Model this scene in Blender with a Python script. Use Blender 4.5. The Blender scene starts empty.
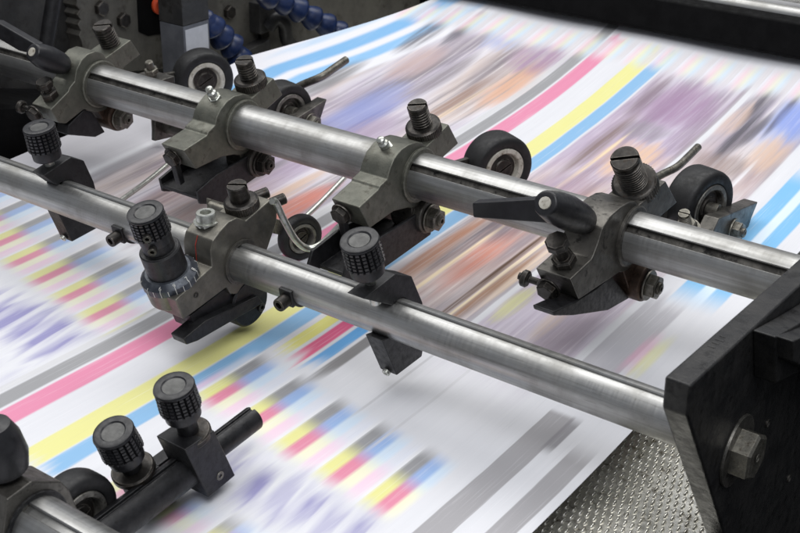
import bpy, bmesh, math, random
from mathutils import Vector, Matrix
random.seed(7)
S = 0.01                      # everything below is written in centimetres, linked in metres
scn = bpy.context.scene
COL = scn.collection
V = Vector

# ------------------------------------------------------------------ camera frame
H = 41.0
F = 1254.37
AX = (V((0.80541896, 0.27120393, -0.52701871)), V((0.59256749, -0.34923289, 0.72587889)), V((0.01280894, -0.89693078, -0.44198542)))
CAM = V((0, 0, H))
def ray(px, py):
    d = V((px-400, py-266.5, F)); return V((AX[0].dot(d), AX[1].dot(d), AX[2].dot(d)))
def onX(px, py, X): d = ray(px, py); return CAM + d*(X/d.x)
def onY(px, py, Y): d = ray(px, py); return CAM + d*(Y/d.y)
def onZ(px, py, Z): d = ray(px, py); return CAM + d*((Z-H)/d.z)
YZ = [(-10, 0), (50, 0), (58, .3), (66, .9), (81, 1.7), (90, 2.35), (100, 3.4), (107, 4.6), (113, 5.8), (118, 7.2), (124, 9.4), (135, 13.6), (150, 20)]
def pz(y):
    for (a, b), (c, d) in zip(YZ, YZ[1:]):
        if y <= c: return b + (d-b)*(y-a)/(c-a)
    return YZ[-1][1]
def ground(px, py, h=0.0):
    z = h
    for i in range(60):
        p = onZ(px, py, z); z = .6*z + .4*(pz(p.y)+h)
    return p
def Xat(px, y, z):
    lo, hi = -120.0, 0.0
    for i in range(60):
        m = (lo+hi)/2; q = V((m, y, z)) - CAM
        c = AX[0]*q.x + AX[1]*q.y + AX[2]*q.z
        if 400+F*c.x/c.z < px: lo = m
        else: hi = m
    return (lo+hi)/2

# ------------------------------------------------------------------ mesh builder
CUR = [None, V((0, 0, 0))]
class MB:
    def __init__(s): s.bm = bmesh.new()
    def prism(s, pts, vec):
        pts = [V(p) for p in pts]; vec = V(vec)
        a = [s.bm.verts.new(p) for p in pts]; b = [s.bm.verts.new(p+vec) for p in pts]
        n = len(pts)
        s.bm.faces.new(a); s.bm.faces.new(b[::-1])
        for i in range(n): s.bm.faces.new((a[i], b[i], b[(i+1) % n], a[(i+1) % n]))
        return s
    def prismX(s, yz, x0, x1): return s.prism([(x0, y, z) for y, z in yz], (x1-x0, 0, 0))
    def box(s, c, size, ax=None):
        c = V(c); x, y, z = size
        M = frame(ax) if ax is not None else Matrix.Identity(3)
        vs = [c + M @ V((i*x/2, j*y/2, -z/2)) for i, j in ((-1,-1),(1,-1),(1,1),(-1,1))]
        return s.prism(vs, M @ V((0, 0, z)))
    def lathe(s, prof, o, ax, seg=32, mod=None, M=None, close=False):
        o = V(o); M = M or frame(ax); rings = []
        for k, (r, h) in enumerate(prof):
            if r < 1e-5: rings.append([s.bm.verts.new(o + M @ V((0, 0, h)))])
            else:
                ring = []
                for i in range(seg):
                    t = 2*math.pi*(i+.5)/seg; rr = r*(mod(t, h, k) if mod else 1)
                    ring.append(s.bm.verts.new(o + M @ V((rr*math.cos(t), rr*math.sin(t), h))))
                rings.append(ring)
        pairs = list(zip(rings, rings[1:]))
        if close: pairs.append((rings[-1], rings[0]))
        for A, B in pairs:
            for i in range(seg):
                j = (i+1) % seg
                if len(A) == 1 and len(B) == 1: continue
                if len(A) == 1: s.bm.faces.new((A[0], B[j], B[i]))
                elif len(B) == 1: s.bm.faces.new((A[i], A[j], B[0]))
                else: s.bm.faces.new((A[i], A[j], B[j], B[i]))
        return s
    def cyl(s, a, b, r, seg=32, ch=0.0):
        a = V(a); b = V(b); L = (b-a).length
        pr = [(0, 0), (r-ch, 0), (r, ch), (r, L-ch), (r-ch, L), (0, L)] if ch else [(0, 0), (r, 0), (r, L), (0, L)]
        return s.lathe(pr, a, b-a, seg)
    def hexhead(s, o, ax, r, h):
        pr = [(0, 0), (r, 0), (r, h*.86), (r*.86, h), (0, h)]
        return s.lathe(pr, o, ax, 6)
    def tube(s, pts, r, seg=14, sub=8):
        pts = [V(p) for p in pts]; P = []
        ext = [pts[0]*2-pts[1]] + pts + [pts[-1]*2-pts[-2]]
        for i in range(1, len(ext)-2):
            p0, p1, p2, p3 = ext[i-1:i+3]
            for k in range(sub):
                t = k/sub
                P.append(.5*((2*p1)+(p2-p0)*t+(2*p0-5*p1+4*p2-p3)*t*t+(3*p1-p0-3*p2+p3)*t**3))
        P.append(pts[-1]); rings = []
        up = V((.31, .22, .9))
        for i, p in enumerate(P):
            t = (P[min(i+1, len(P)-1)]-P[max(i-1, 0)]).normalized()
            a = t.cross(up).normalized(); b = t.cross(a); up = b if False else up
            rings.append([s.bm.verts.new(p + a*r*math.cos(2*math.pi*k/seg) + b*r*math.sin(2*math.pi*k/seg)) for k in range(seg)])
        for A, B in zip(rings, rings[1:]):
            for i in range(seg):
                j = (i+1) % seg; s.bm.faces.new((A[i], A[j], B[j], B[i]))
        s.bm.faces.new(rings[0][::-1]); s.bm.faces.new(rings[-1])
        return s
    def socket(s, o, ax, r, h, ri=None, seg=28):
        ri = ri or r*.52
        pr = [(0, 0), (r, 0), (r, h*.9), (r*.93, h), (ri, h), (ri*.95, h*.94), (ri*.95, h*.35), (0, h*.35)]
        return s.lathe(pr, o, ax, seg)
    def slotted(s, o, ax, r, h, slot=.16, depth=.3, pitch=.16, turn=0.0, thread=True):
        """threaded stud with a screwdriver slot sawn across its top"""
        o = V(o); M = frame(ax) @ Matrix.Rotation(turn, 3, 'Z')
        pr = [(0, 0)]; z = 0.0
        while z < h-depth-pitch*.5:
            pr += [(r, z), (r, z+pitch*.3), (r*.87, z+pitch*.55), (r*.87, z+pitch*.72)] if thread else [(r, z)]
            z += pitch
        zt = h-depth
        pr += [(r, zt), (0, zt)]
        s.lathe(pr, o, ax, 32, M=M)
        w = slot/2; n = 14
        for sg in (-1, 1):
            a0 = math.asin(w/r); pts = []
            for i in range(n+1):
                t = a0 + (math.pi-2*a0)*i/n
                pts.append((r*math.cos(t), sg*r*math.sin(t)))
            levels = [(1, zt-.01), (1, h-.07), (.92, h)]
            rings = []
            for f_, zz in levels:
                rings.append([s.bm.verts.new(o + M @ V((x*f_, sg*max(w, sg*y*f_), zz))) for x, y in pts])
            for A, B in zip(rings, rings[1:]):
                for i in range(n+1):
                    j = (i+1) % (n+1)
                    s.bm.faces.new((A[i], A[j], B[j], B[i]))
            s.bm.faces.new(rings[-1]); s.bm.faces.new(rings[0][::-1])
        return s
    def knurl(s, o, ax, r, h, nc=22, nr=6, top=.22, out=.17):
        """knob body with raised square pyramids, concave domed top"""
        o = V(o); M = frame(ax)
        def P(t, z, rr): return o + M @ V((rr*math.cos(t), rr*math.sin(t), z))
        z0, z1 = h*.30, h-top
        R0 = r-out
        grid = []
        for k in range(nr+1):
            z = z0+(z1-z0)*k/nr
            tap = 1 - .05*(k/nr)
            grid.append([s.bm.verts.new(P(2*math.pi*i/nc, z, R0*tap)) for i in range(nc)])
        for k in range(nr):
            za, zb = z0+(z1-z0)*k/nr, z0+(z1-z0)*(k+1)/nr
            tap = 1 - .05*((k+.5)/nr)
            for i in range(nc):
                j = (i+1) % nc; d = 2*math.pi/nc; t0 = d*i
                outer = [grid[k][i], grid[k][j], grid[k+1][j], grid[k+1][i]]
                e = .20; dz = zb-za; Ro = r*tap*random.uniform(.99, 1.005)
                inn = [s.bm.verts.new(P(t0+d*a, za+dz*b, Ro)) for a, b in ((e, e), (1-e, e), (1-e, 1-e), (e, 1-e))]
                s.bm.faces.new(inn)
                for q in range(4):
                    w = (q+1) % 4; s.bm.faces.new((outer[q], outer[w], inn[w], inn[q]))
        s.lathe([(0, 0), (R0*.93, 0), (R0*1.0, .08), (R0*1.02, z0-.1), (R0, z0)], o, ax, nc*2)
        s.lathe([(R0*.94, z1-.02), (r*.95, z1+.02), (r*.97, z1+.08), (r*.93, h-.03), (r*.84, h), (r*.60, h-.02), (r*.56, h-.06), (r*.50, h-.12), (0, h-.15)], o, ax, 44)
        return s
    def build(s, name, mat, parent=None, bevel=0.0, label=None, seg=2, sharp=32):
        bmesh.ops.recalc_face_normals(s.bm, faces=s.bm.faces[:])
        off = CUR[1] if parent is not None else V((0, 0, 0))
        loc = V((0, 0, 0))
        if parent is None:
            loc = sum((v.co for v in s.bm.verts), V()) / len(s.bm.verts); off = loc
        for v in s.bm.verts: v.co = (v.co-off)*S
        for f_ in s.bm.faces: f_.smooth = True
        if not bevel:
            for e in s.bm.edges:
                if len(e.link_faces) == 2 and e.calc_face_angle(0) > math.radians(sharp): e.smooth = False
        me = bpy.data.meshes.new(name); s.bm.to_mesh(me); s.bm.free()
        o = bpy.data.objects.new(name, me); COL.objects.link(o)
        me.materials.append(mat)
        o.location = loc*S
        if parent is not None: o.parent = parent
        if bevel:
            m = o.modifiers.new('bevel', 'BEVEL'); m.width = bevel*S; m.segments = seg; m.limit_method = 'ANGLE'
            m.angle_limit = math.radians(30); m.harden_normals = True
        if label: o['label'] = label
        return o
def frame(ax):
    return V(ax).to_track_quat('Z', 'Y').to_matrix()
def thing(name, label, cat, origin, group=None, kind=None):
    o = bpy.data.objects.new(name, None); COL.objects.link(o); o.empty_display_size = .02
    o.location = V(origin)*S; o['label'] = label; o['category'] = cat
    if group: o['group'] = group
    if kind: o['kind'] = kind
    CUR[0] = o; CUR[1] = V(origin)
    return o
def tag(o, label, cat, group=None, kind=None):
    o['label'] = label
    o['category'] = cat
    if group: o['group'] = group
    if kind: o['kind'] = kind
    return o

# ------------------------------------------------------------------ material helpers
class N:
    nt = None
    def __init__(s, k): s.k = k
    @staticmethod
    def m(op, *a, clamp=False):
        n = N.nt.nodes.new('ShaderNodeMath'); n.operation = op; n.use_clamp = clamp
        for i, v in enumerate(a):
            if isinstance(v, N): N.nt.links.new(v.k, n.inputs[i])
            else: n.inputs[i].default_value = v
        return N(n.outputs[0])
    def __add__(s, o): return N.m('ADD', s, o)
    __radd__ = __add__
    def __sub__(s, o): return N.m('SUBTRACT', s, o)
    def __rsub__(s, o): return N.m('SUBTRACT', o, s)
    def __mul__(s, o): return N.m('MULTIPLY', s, o)
    __rmul__ = __mul__
    def fr(s): return N.m('FRACT', s)
    def fl(s): return N.m('FLOOR', s)
def ss(x, a, b, lo=0.0, hi=1.0):
    n = N.nt.nodes.new('ShaderNodeMapRange'); n.interpolation_type = 'SMOOTHSTEP'
    N.nt.links.new(x.k, n.inputs['Value'])
    n.inputs['From Min'].default_value = a; n.inputs['From Max'].default_value = b
    n.inputs['To Min'].default_value = lo; n.inputs['To Max'].default_value = hi
    return N(n.outputs[0])
def vec(x, y, z=0.0):
    n = N.nt.nodes.new('ShaderNodeCombineXYZ')
    for i, v in enumerate((x, y, z)):
        if isinstance(v, N): N.nt.links.new(v.k, n.inputs[i])
        else: n.inputs[i].default_value = v
    return N(n.outputs[0])
def noise(v, sc=1.0, det=2.0, rough=.5, col=False):
    n = N.nt.nodes.new('ShaderNodeTexNoise'); N.nt.links.new(v.k, n.inputs['Vector'])
    n.inputs['Scale'].default_value = sc; n.inputs['Detail'].default_value = det; n.inputs['Roughness'].default_value = rough
    return N(n.outputs['Color' if col else 'Fac'])
def ramp(f, stops, interp='LINEAR'):
    n = N.nt.nodes.new('ShaderNodeValToRGB'); n.color_ramp.interpolation = interp
    cr = n.color_ramp
    while len(cr.elements) < len(stops): cr.elements.new(.5)
    for e, (p, c) in zip(cr.elements, stops): e.position = p; e.color = (*c, 1)
    N.nt.links.new(f.k, n.inputs[0]); return N(n.outputs[0])
def mix(f, a, b, mode='MIX'):
    n = N.nt.nodes.new('ShaderNodeMix'); n.data_type = 'RGBA'; n.blend_type = mode
    for v, i in ((f, 0), (a, 6), (b, 7)):
        if isinstance(v, N): N.nt.links.new(v.k, n.inputs[i])
        elif i == 0: n.inputs[0].default_value = v
        else: n.inputs[i].default_value = (*v, 1)
    return N(n.outputs[2])
def newmat(name):
    m = bpy.data.materials.new(name); m.use_nodes = True; nt = m.node_tree; N.nt = nt
    b = nt.nodes['Principled BSDF']; return m, nt, b
def coords():
    tc = N.nt.nodes.new('ShaderNodeTexCoord'); sx = N.nt.nodes.new('ShaderNodeSeparateXYZ')
    mp = N.nt.nodes.new('ShaderNodeVectorMath'); mp.operation = 'SCALE'; mp.inputs[3].default_value = 100.0
    N.nt.links.new(tc.outputs['Object'], mp.inputs[0]); N.nt.links.new(mp.outputs[0], sx.inputs[0])
    return N(mp.outputs[0]), N(sx.outputs[0]), N(sx.outputs[1]), N(sx.outputs[2])
def bump(h, strength, dist):
    n = N.nt.nodes.new('ShaderNodeBump'); n.inputs['Strength'].default_value = strength; n.inputs['Distance'].default_value = dist*S
    N.nt.links.new(h.k, n.inputs['Height']); return N(n.outputs[0])
def srgb(r, g, b):
    f_ = lambda c: (c/255/12.92 if c/255 <= .04045 else ((c/255+.055)/1.055)**2.4)
    return (f_(r), f_(g), f_(b))
def surf(name, c1, c2, metal=0.0, r0=.35, r1=.55, sc=1.2, bmp=.15, bsc=9.0, spec=.5, grime=None, edge=None):
    """mottled material with uneven gloss, fine bump, optional grime blotches and worn edges"""
    m, nt, b = newmat(name); P, x, y, z = coords()
    n1 = noise(P, sc, 6, .62); n2 = noise(P, bsc, 5, .6)
    c = mix(ss(n1, .35, .65), c1, c2)
    if grime: c = mix(ss(noise(P, sc*1.9, 8, .7), .52, .68), c, grime)
    rg = ss(noise(P, sc*2.6, 5, .65), .3, .7, r0, r1)
    if edge:
        bn = nt.nodes.new('ShaderNodeBevel'); bn.samples = 4; bn.inputs['Radius'].default_value = .09*S
        ge = nt.nodes.new('ShaderNodeNewGeometry'); dt = nt.nodes.new('ShaderNodeVectorMath'); dt.operation = 'DOT_PRODUCT'
        nt.links.new(bn.outputs[0], dt.inputs[0]); nt.links.new(ge.outputs['Normal'], dt.inputs[1])
        em = ss(N(dt.outputs['Value']), .995, .90) * ss(noise(P, 3.0, 5, .7), .35, .6)
        c = mix(em, c, edge)
    nt.links.new(c.k, b.inputs['Base Color']); nt.links.new(rg.k, b.inputs['Roughness'])
    b.inputs['Metallic'].default_value = metal; b.inputs['Specular IOR Level'].default_value = spec
    nt.links.new(bump(n2, bmp, .06).k, b.inputs['Normal'])
    return m

# brushed round steel: fine turning rings across the shaft, long soft wear bands along it
m, nt, b = newmat('brushed_steel'); P, x, y, z = coords()
rings = noise(vec(x*9.0, y*.4, z*.4), 1.0, 4, .6); lines = noise(vec(x*.10, y*5.0, z*5.0), 1.0, 5, .65)
blot = noise(P, .35, 6, .6); spots = noise(P, 2.6, 6, .7)
c = mix(ss(lines, .25, .75), srgb(150, 150, 148), srgb(180, 180, 179)); c = mix(ss(blot, .42, .7)*.5, c, srgb(126, 124, 118))
c = mix(ss(spots, .62, .74)*.45, c, srgb(96, 92, 84))
c = mix(ss(noise(vec(x*.5, y*9.0, z*9.0), 1.0, 3, .7), .60, .72)*.35, c, srgb(104, 102, 96))
nt.links.new(c.k, b.inputs['Base Color']); b.inputs['Metallic'].default_value = .93
rg = ss(rings, .3, .7, .32, .42) + ss(blot, .4, .7)*.12
nt.links.new(rg.k, b.inputs['Roughness']); nt.links.new(bump(rings + lines*.5, .05, .015).k, b.inputs['Normal'])
M_STEEL = m
M_CAST = surf('cast_iron_grey', srgb(90, 91, 83), srgb(106, 106, 97), .6, .36, .55, .8, .2, 7.0, .5, srgb(78, 76, 68), srgb(165, 162, 150))
M_CASTD = surf('oily_cast_steel', srgb(78, 76, 72), srgb(102, 99, 94), .7, .30, .5, .8, .18, 7.0, .5, srgb(40, 38, 36), srgb(128, 126, 120))
M_TOP = surf('ground_steel_face', srgb(92, 90, 84), srgb(112, 109, 101), .7, .34, .5, .9, .12, 8.0, .5, srgb(100, 97, 88), srgb(175, 172, 160))
M_BLACK = surf('black_oxide_steel', srgb(26, 26, 28), srgb(40, 40, 42), .35, .34, .55, 1.1, .15, 8.0, .5, srgb(20, 19, 19), srgb(78, 78, 78))
M_PLAST = surf('black_plastic', srgb(24, 24, 27), srgb(34, 34, 37), 0, .30, .48, 1.5, .08, 9.0, .45)
M_CAP = surf('worn_grey_cap', srgb(64, 64, 63), srgb(86, 86, 84), .2, .35, .5, 1.6, .04, 7.0, .5, srgb(70, 70, 68))
M_RUB = surf('black_rubber', srgb(22, 22, 23), srgb(34, 34, 35), 0, .45, .68, 1.0, .12, 10.0, .4)
M_RIM = surf('cream_plastic_rim', srgb(176, 172, 160), srgb(196, 192, 182), 0, .4, .55, 1.4, .08, 8.0, .4, srgb(120, 112, 98))
M_RIMD = surf('grey_metal_rim', srgb(98, 96, 92), srgb(132, 130, 124), .6, .35, .5, 1.4, .1, 8.0, .5, srgb(60, 56, 50))
M_ZINC = surf('zinc_plate', srgb(178, 180, 172), srgb(205, 206, 200), .8, .28, .38, 2.0, .015, 5.0, .5, srgb(150, 150, 140))
M_SCREW = surf('dark_screw_steel', srgb(44, 42, 40), srgb(64, 61, 58), .7, .3, .48, 1.6, .1, 8.0, .5, srgb(48, 38, 30), srgb(120, 115, 108))
M_GRIME_SHADE = surf('oily_shaded_keyway', srgb(52, 50, 47), srgb(96, 93, 88), .6, .4, .6, .9, .2, 5.0, .5, srgb(20, 19, 18))  # oily grime, its colour darkened to stand for the shade inside the groove
M_BOLT = surf('dull_bolt_steel', srgb(92, 90, 84), srgb(124, 121, 112), .75, .32, .5, 1.6, .12, 8.0, .5, srgb(66, 58, 48), srgb(160, 156, 146))
M_RUST = surf('brown_oily_steel', srgb(72, 58, 50), srgb(92, 74, 62), .5, .4, .6, 1.2, .15, 7.0, .5, srgb(46, 38, 34))
M_DIAL = surf('blued_dial_steel', srgb(54, 58, 66), srgb(84, 88, 94), .5, .3, .45, 1.2, .08, 8.0, .5)
M_WHITE = surf('engraved_white', srgb(178, 178, 174), srgb(206, 205, 200), 0, .5, .6, 2.0, .05, 8.0, .3)
M_PLATE = surf('black_cast_plate', srgb(32, 32, 33), srgb(50, 49, 48), .3, .34, .52, .6, .45, 3.5, .5, srgb(15, 14, 14), srgb(74, 74, 72))
M_HOUSE = surf('grey_machine_paint', srgb(74, 72, 68), srgb(92, 90, 84), .1, .45, .7, .25, .35, 3.0, .4, srgb(58, 54, 48))
M_HOUSE2 = surf('dark_machine_paint', srgb(42, 42, 43), srgb(58, 57, 56), .1, .45, .65, .3, .3, 3.0, .4, srgb(34, 32, 31))
M_DARK = surf('soot_black', srgb(9, 9, 10), srgb(15, 15, 16), 0, .6, .8, .5, .2, 3.0, .08)
M_BLUE = surf('blue_hose_plastic', srgb(16, 32, 68), srgb(24, 44, 86), 0, .3, .42, 1.0, .05, 8.0, .5)
M_PILW = surf('pale_label_paint', srgb(178, 180, 186), srgb(190, 192, 198), 0, .4, .5, .5, .05, 6.0, .4)
M_PILG = surf('grey_pillar_paint', srgb(88, 90, 96), srgb(104, 106, 112), .2, .4, .5, .5, .1, 6.0, .4)
M_ORANGE = surf('orange_cap', srgb(205, 74, 40), srgb(220, 90, 52), 0, .35, .5, 1.0, .05, 6.0, .4)
M_RED = surf('red_scribe_mark', srgb(150, 52, 44), srgb(170, 66, 54), 0, .5, .6, 1.0, .05, 6.0, .3)
M_CHROME = surf('embossed_bright_steel', srgb(216, 214, 204), srgb(234, 232, 224), .8, .18, .32, .5, .1, 3.0, .5, srgb(110, 102, 84))

# ------------------------------------------------------------------ printed sheet material (a real print: stripes and patches run along the feed direction)
m, nt, b = newmat('printed_paper'); P, x0_, y, z = coords()
x = x0_
jit = (noise(vec(x*1.3, y*.03), 1.0, 2, .5) - .5)
yj = y + jit*5.0
xs = x + (noise(vec(x*.8, y*.25), 1.0, 1, .5) - .5)*.10
def band(a, c_, s=.16): return ss(xs, a-s, a+s) * ss(xs, c_-s, c_+s, 1.0, 0.0)
def span(a, c_, s=1.2, v=None): v = v or yj; s = s*1.35; return ss(v, a-s, a+s) * ss(v, c_-s, c_+s, 1.0, 0.0)
paper = mix(noise(vec(x*1.4, y*.05), 1.0, 4, .6), srgb(214, 215, 220), srgb(228, 228, 232))
fine = noise(vec(x*2.4, y*.06), 1.0, 3, .55)         # thin print streaks
med = noise(vec(x*.8, y*.055), 1.0, 3, .6)
big = noise(vec(x*.20, y*.034, 3.7), 1.0, 2, .5)
big2 = noise(vec(x*.34, y*.05, 9.1), 1.0, 3, .55)
# photographic areas
photo = ramp(big, [(.28, srgb(134, 120, 128)), (.42, srgb(186, 176, 192)), (.50, srgb(210, 204, 212)), (.60, srgb(206, 190, 184)), (.72, srgb(160, 148, 152))])
photo = mix(ss(big2, .50, .72)*.6, photo, srgb(226, 224, 232))
photo = mix(ss(big2, .52, .30)*.75, photo, srgb(112, 102, 110))
photo = mix(ss(fine, .50, .74)*.55, photo, srgb(238, 232, 232))
photo = mix(ss(fine, .46, .28)*.45, photo, srgb(108, 98, 104))
purple = ramp(med, [(.30, srgb(142, 118, 144)), (.50, srgb(178, 158, 184)), (.68, srgb(206, 194, 214))])
purple = mix(ss(fine, .50, .72)*.45, purple, srgb(228, 218, 232))
brown = ramp(med, [(.28, srgb(128, 96, 82)), (.42, srgb(184, 144, 124)), (.55, srgb(206, 184, 172)), (.70, srgb(150, 136, 134))])
brown = mix(ss(fine, .50, .72)*.5, brown, srgb(232, 216, 204))
brown = mix(ss(fine, .45, .30)*.45, brown, srgb(98, 80, 76))
c = paper
def lay(c, mask, col, op=1.0): return mix(mask*op, c, col)
# left page
c = lay(c, band(-78, -58.6, .35)*span(58.5, 109, 2.0), photo, .92)
c = lay(c, band(-76, -64, 1.0)*span(70, 88, 5.0), purple, .55)
c = lay(c, band(-72, -60, .8)*span(60, 70, 3.5), brown, .45)
xl_ = x - N.m('MAXIMUM', y-92.0, 0.0)*.25
def bandl(a, c_, s): return ss(xl_, a-s, a+s) * ss(xl_, c_-s, c_+s, 1.0, 0.0)
c = lay(c, bandl(-90, -75.6, .5)*span(82, 116, 3), srgb(232, 232, 238))
c = lay(c, bandl(-83.4, -81.0, .45)*span(80, 116, 3), srgb(112, 176, 226), .9)
c = lay(c, bandl(-79.6, -77.7, .4)*span(80, 113, 3), srgb(120, 184, 232), .85)
c = lay(c, bandl(-86.4, -85.0, .5)*span(96, 116, 3), srgb(150, 196, 232), .5)
c = lay(c, band(-70.5, -66.0, .8)*span(82, 92, 3), srgb(120, 140, 206), .6)
c = lay(c, band(-88, -80, .5)*span(60, 80, 4), srgb(196, 194, 200), .7)
c = lay(c, band(-79.2, -77.4, .5)*span(60, 76, 4), srgb(146, 142, 148), .8)
# mid page
c = lay(c, band(-48.2, -39.6, .16)*span(60, 108.5, 1.8), photo, .8)
c = lay(c, band(-48.2, -39.6, .16)*span(84, 107.5, 4.0), purple, .72)
c = lay(c, band(-48.2, -39.6, .3)*span(76, 86, 4.0), brown, .55)
c = lay(c, band(-47.6, -39.9, .2)*span(61, 84, 2.5), brown, .6)
c = lay(c, band(-39.9, -39.45, .08)*span(62, 110, 1.0), srgb(150, 138, 146), .6)
c = lay(c, band(-38.9, -31.6, .12)*span(60, 109, 1.6), photo, .85)
c = lay(c, band(-38.9, -31.6, .3)*span(60, 74, 4), purple, .5)
c = lay(c, band(-38.9, -31.6, .3)*span(86, 98, 4), brown, .45)
c = lay(c, band(-35.6, -31.6, .6)*span(101, 109, 2), srgb(136, 160, 220), .7)
c = lay(c, band(-37.4, -36.5, .3)*span(97, 108, 2), srgb(96, 92, 110), .75)
# printed picture shapes, drawn out along the feed
stk = ss(fine, .30, .56, .35, 1.0)
def blob(c, cx, cy, rx, ry, col, op):
    dx_ = N.m('DIVIDE', xs-cx, rx); dy_ = N.m('DIVIDE', yj-cy, ry)
    return mix(ss(dx_*dx_+dy_*dy_, 1.25, .05)*stk*(op*1.05), c, srgb(*col))
for a in [(-74.4, 107, 1.6, 6, (112, 110, 118), .85), (-71.2, 109, 1.0, 5, (112, 108, 118), .85), (-76.2, 92, 1.6, 7, (118, 116, 118), .8), (-69, 91.5, 2.2, 5, (150, 158, 204), .62),
          (-71, 100, 2.4, 5, (196, 166, 156), .6), (-66.5, 98, 1.2, 7, (120, 108, 116), .7), (-59.6, 100, 2.0, 6.5, (220, 174, 146), .85), (-62.3, 93, .8, 9, (146, 114, 98), .75), (-61.4, 92, .3, 8, (238, 208, 170), .8),
          (-60.5, 107, 3.4, 4.5, (160, 130, 160), .8), (-66, 109, 2.4, 3.5, (160, 172, 214), .6), (-64.5, 84, 3, 5, (170, 152, 176), .7),
          (-73, 72, 2.6, 6, (140, 136, 140), .7), (-67.5, 70, 1.0, 8, (116, 112, 118), .75), (-60.6, 69, 1.5, 6, (212, 124, 102), .8), (-63, 71, .9, 6, (206, 170, 140), .7), (-59.2, 74, .6, 6, (146, 140, 150), .7),
          (-43.6, 103, 3.6, 5, (156, 124, 156), .75), (-46.8, 103.5, .9, 5, (124, 106, 118), .7), (-42.6, 91.5, 3.0, 4, (226, 190, 160), .85), (-46.2, 92.5, .8, 8, (124, 102, 96), .8), (-45.0, 89, .3, 8, (246, 220, 176), .85), (-44.0, 97, 2.4, 2.2, (140, 134, 142), .6),
          (-45, 83, 2.6, 4.5, (172, 150, 172), .7), (-47.0, 70, .9, 7, (166, 112, 82), .85), (-45.9, 74, .8, 9, (104, 98, 106), .85), (-45.1, 69, .25, 10, (240, 220, 184), .9), (-43.9, 71, 1.3, 6.5, (206, 136, 118), .85), (-44.4, 77, 1.4, 5, (116, 108, 118), .8),
          (-42.5, 76, .7, 7, (140, 126, 134), .8), (-41.6, 70, .32, 13, (92, 66, 48), .95), (-41.1, 70, .18, 13, (244, 226, 190), .9), (-40.6, 67, .5, 9, (160, 118, 86), .85), (-40.0, 72, .4, 9, (228, 204, 176), .7),
          (-38.2, 66, .8, 3, (216, 216, 146), .7), (-36.6, 99.5, .8, 6, (86, 82, 90), .85), (-37.6, 106, .45, 5, (92, 88, 98), .85), (-34.9, 105.5, .45, 5, (92, 88, 98), .85), (-35.8, 102, .5, 4, (92, 88, 98), .8),
          (-33.6, 105.5, 1.8, 3.5, (132, 154, 222), .7), (-38.2, 103, 1.0, 4, (214, 186, 170), .7), (-35.8, 94.5, 3.0, 2.6, (148, 130, 126), .75), (-33.2, 98, 1.6, 4, (218, 186, 162), .75), (-33.6, 91, .3, 6, (240, 240, 244), .8),
          (-33.6, 64.5, 1.6, 4, (158, 144, 160), .7), (-35.0, 66, .7, 4, (206, 184, 168), .6)]:
    c = blob(c, *a)
# long registration stripes
c = lay(c, band(-57.7, -56.4, .12), srgb(150, 150, 152), .95)
c = lay(c, band(-58.4, -57.8, .10), srgb(206, 206, 208), .8)
c = lay(c, band(-56.15, -54.45, .12)*span(34.5, 113, .7), srgb(224, 106, 152), .80)
c = lay(c, band(-51.75, -49.95, .12)*span(34.6, 112, .8), srgb(230, 226, 124), .82)
c = lay(c, band(-49.85, -48.45, .12)*span(35.0, 112, .8), srgb(112, 174, 220), .84)
c = lay(c, band(-47.95, -46.9, .10)*span(53.0, 62, 1.0), srgb(238, 232, 120), .9)
c = lay(c, band(-46.6, -45.6, .10)*span(52.6, 62, 1.0), srgb(224, 78, 128), .92)
c = lay(c, band(-45.3, -44.4, .10)*span(52.2, 61, 1.0), srgb(92, 164, 222), .95)
c = lay(c, band(-44.1, -43.2, .10)*span(51.8, 61, 1.4), srgb(112, 110, 110), .85)
# colour control patches: repeated wedges, each streak changes colour along the feed
def wedges(c, xa, xb, ya, yb, pitch, ph, op=1.0, shear=0.0, x0=0.0):
    yy = y + (x - x0)*shear
    area = ss(x, xa-.3, xa+.3)*ss(x, xb-.3, xb+.3, 1.0, 0.0)*span(ya, yb, .7, yy + jit*.5)
    u = (x*(1.0/pitch) + ph).fr()
    t = ss(yy, (ya+yb)/2-1.0, (ya+yb)/2+1.0)
    lo = ramp(u, [(0, srgb(238, 234, 200)), (.05, srgb(234, 230, 104)), (.22, srgb(234, 230, 104)), (.29, srgb(226, 74, 126)), (.46, srgb(226, 84, 134)), (.53, srgb(246, 242, 200)), (.68, srgb(246, 242, 206)), (.75, srgb(248, 206, 228)), (.90, srgb(246, 212, 230)), (.97, srgb(240, 238, 240))], 'LINEAR')
    hi = ramp(u, [(0, srgb(190, 190, 192)), (.05, srgb(108, 108, 108)), (.22, srgb(108, 108, 110)), (.29, srgb(118, 160, 222)), (.46, srgb(118, 168, 228)), (.53, srgb(202, 224, 244)), (.68, srgb(204, 226, 246)), (.75, srgb(222, 226, 238)), (.90, srgb(224, 228, 240)), (.97, srgb(236, 236, 240))], 'LINEAR')
    return lay(c, area, mix(t, lo, hi), op)
c = wedges(c, -49.0, -31.4, 45.2, 51.0, 3.62, .336, .72, .14, -47.5)
c = wedges(c, -86.0, -58.2, 47.6, 54.6, 3.62, .12, .62, .2, -60.6)
c = wedges(c, -46.0, -34.0, 35.6, 37.8, 3.62, .6, .6)
c = wedges(c, -54.2, -52.0, 66, 90, 1.9, .3, .25)
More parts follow.
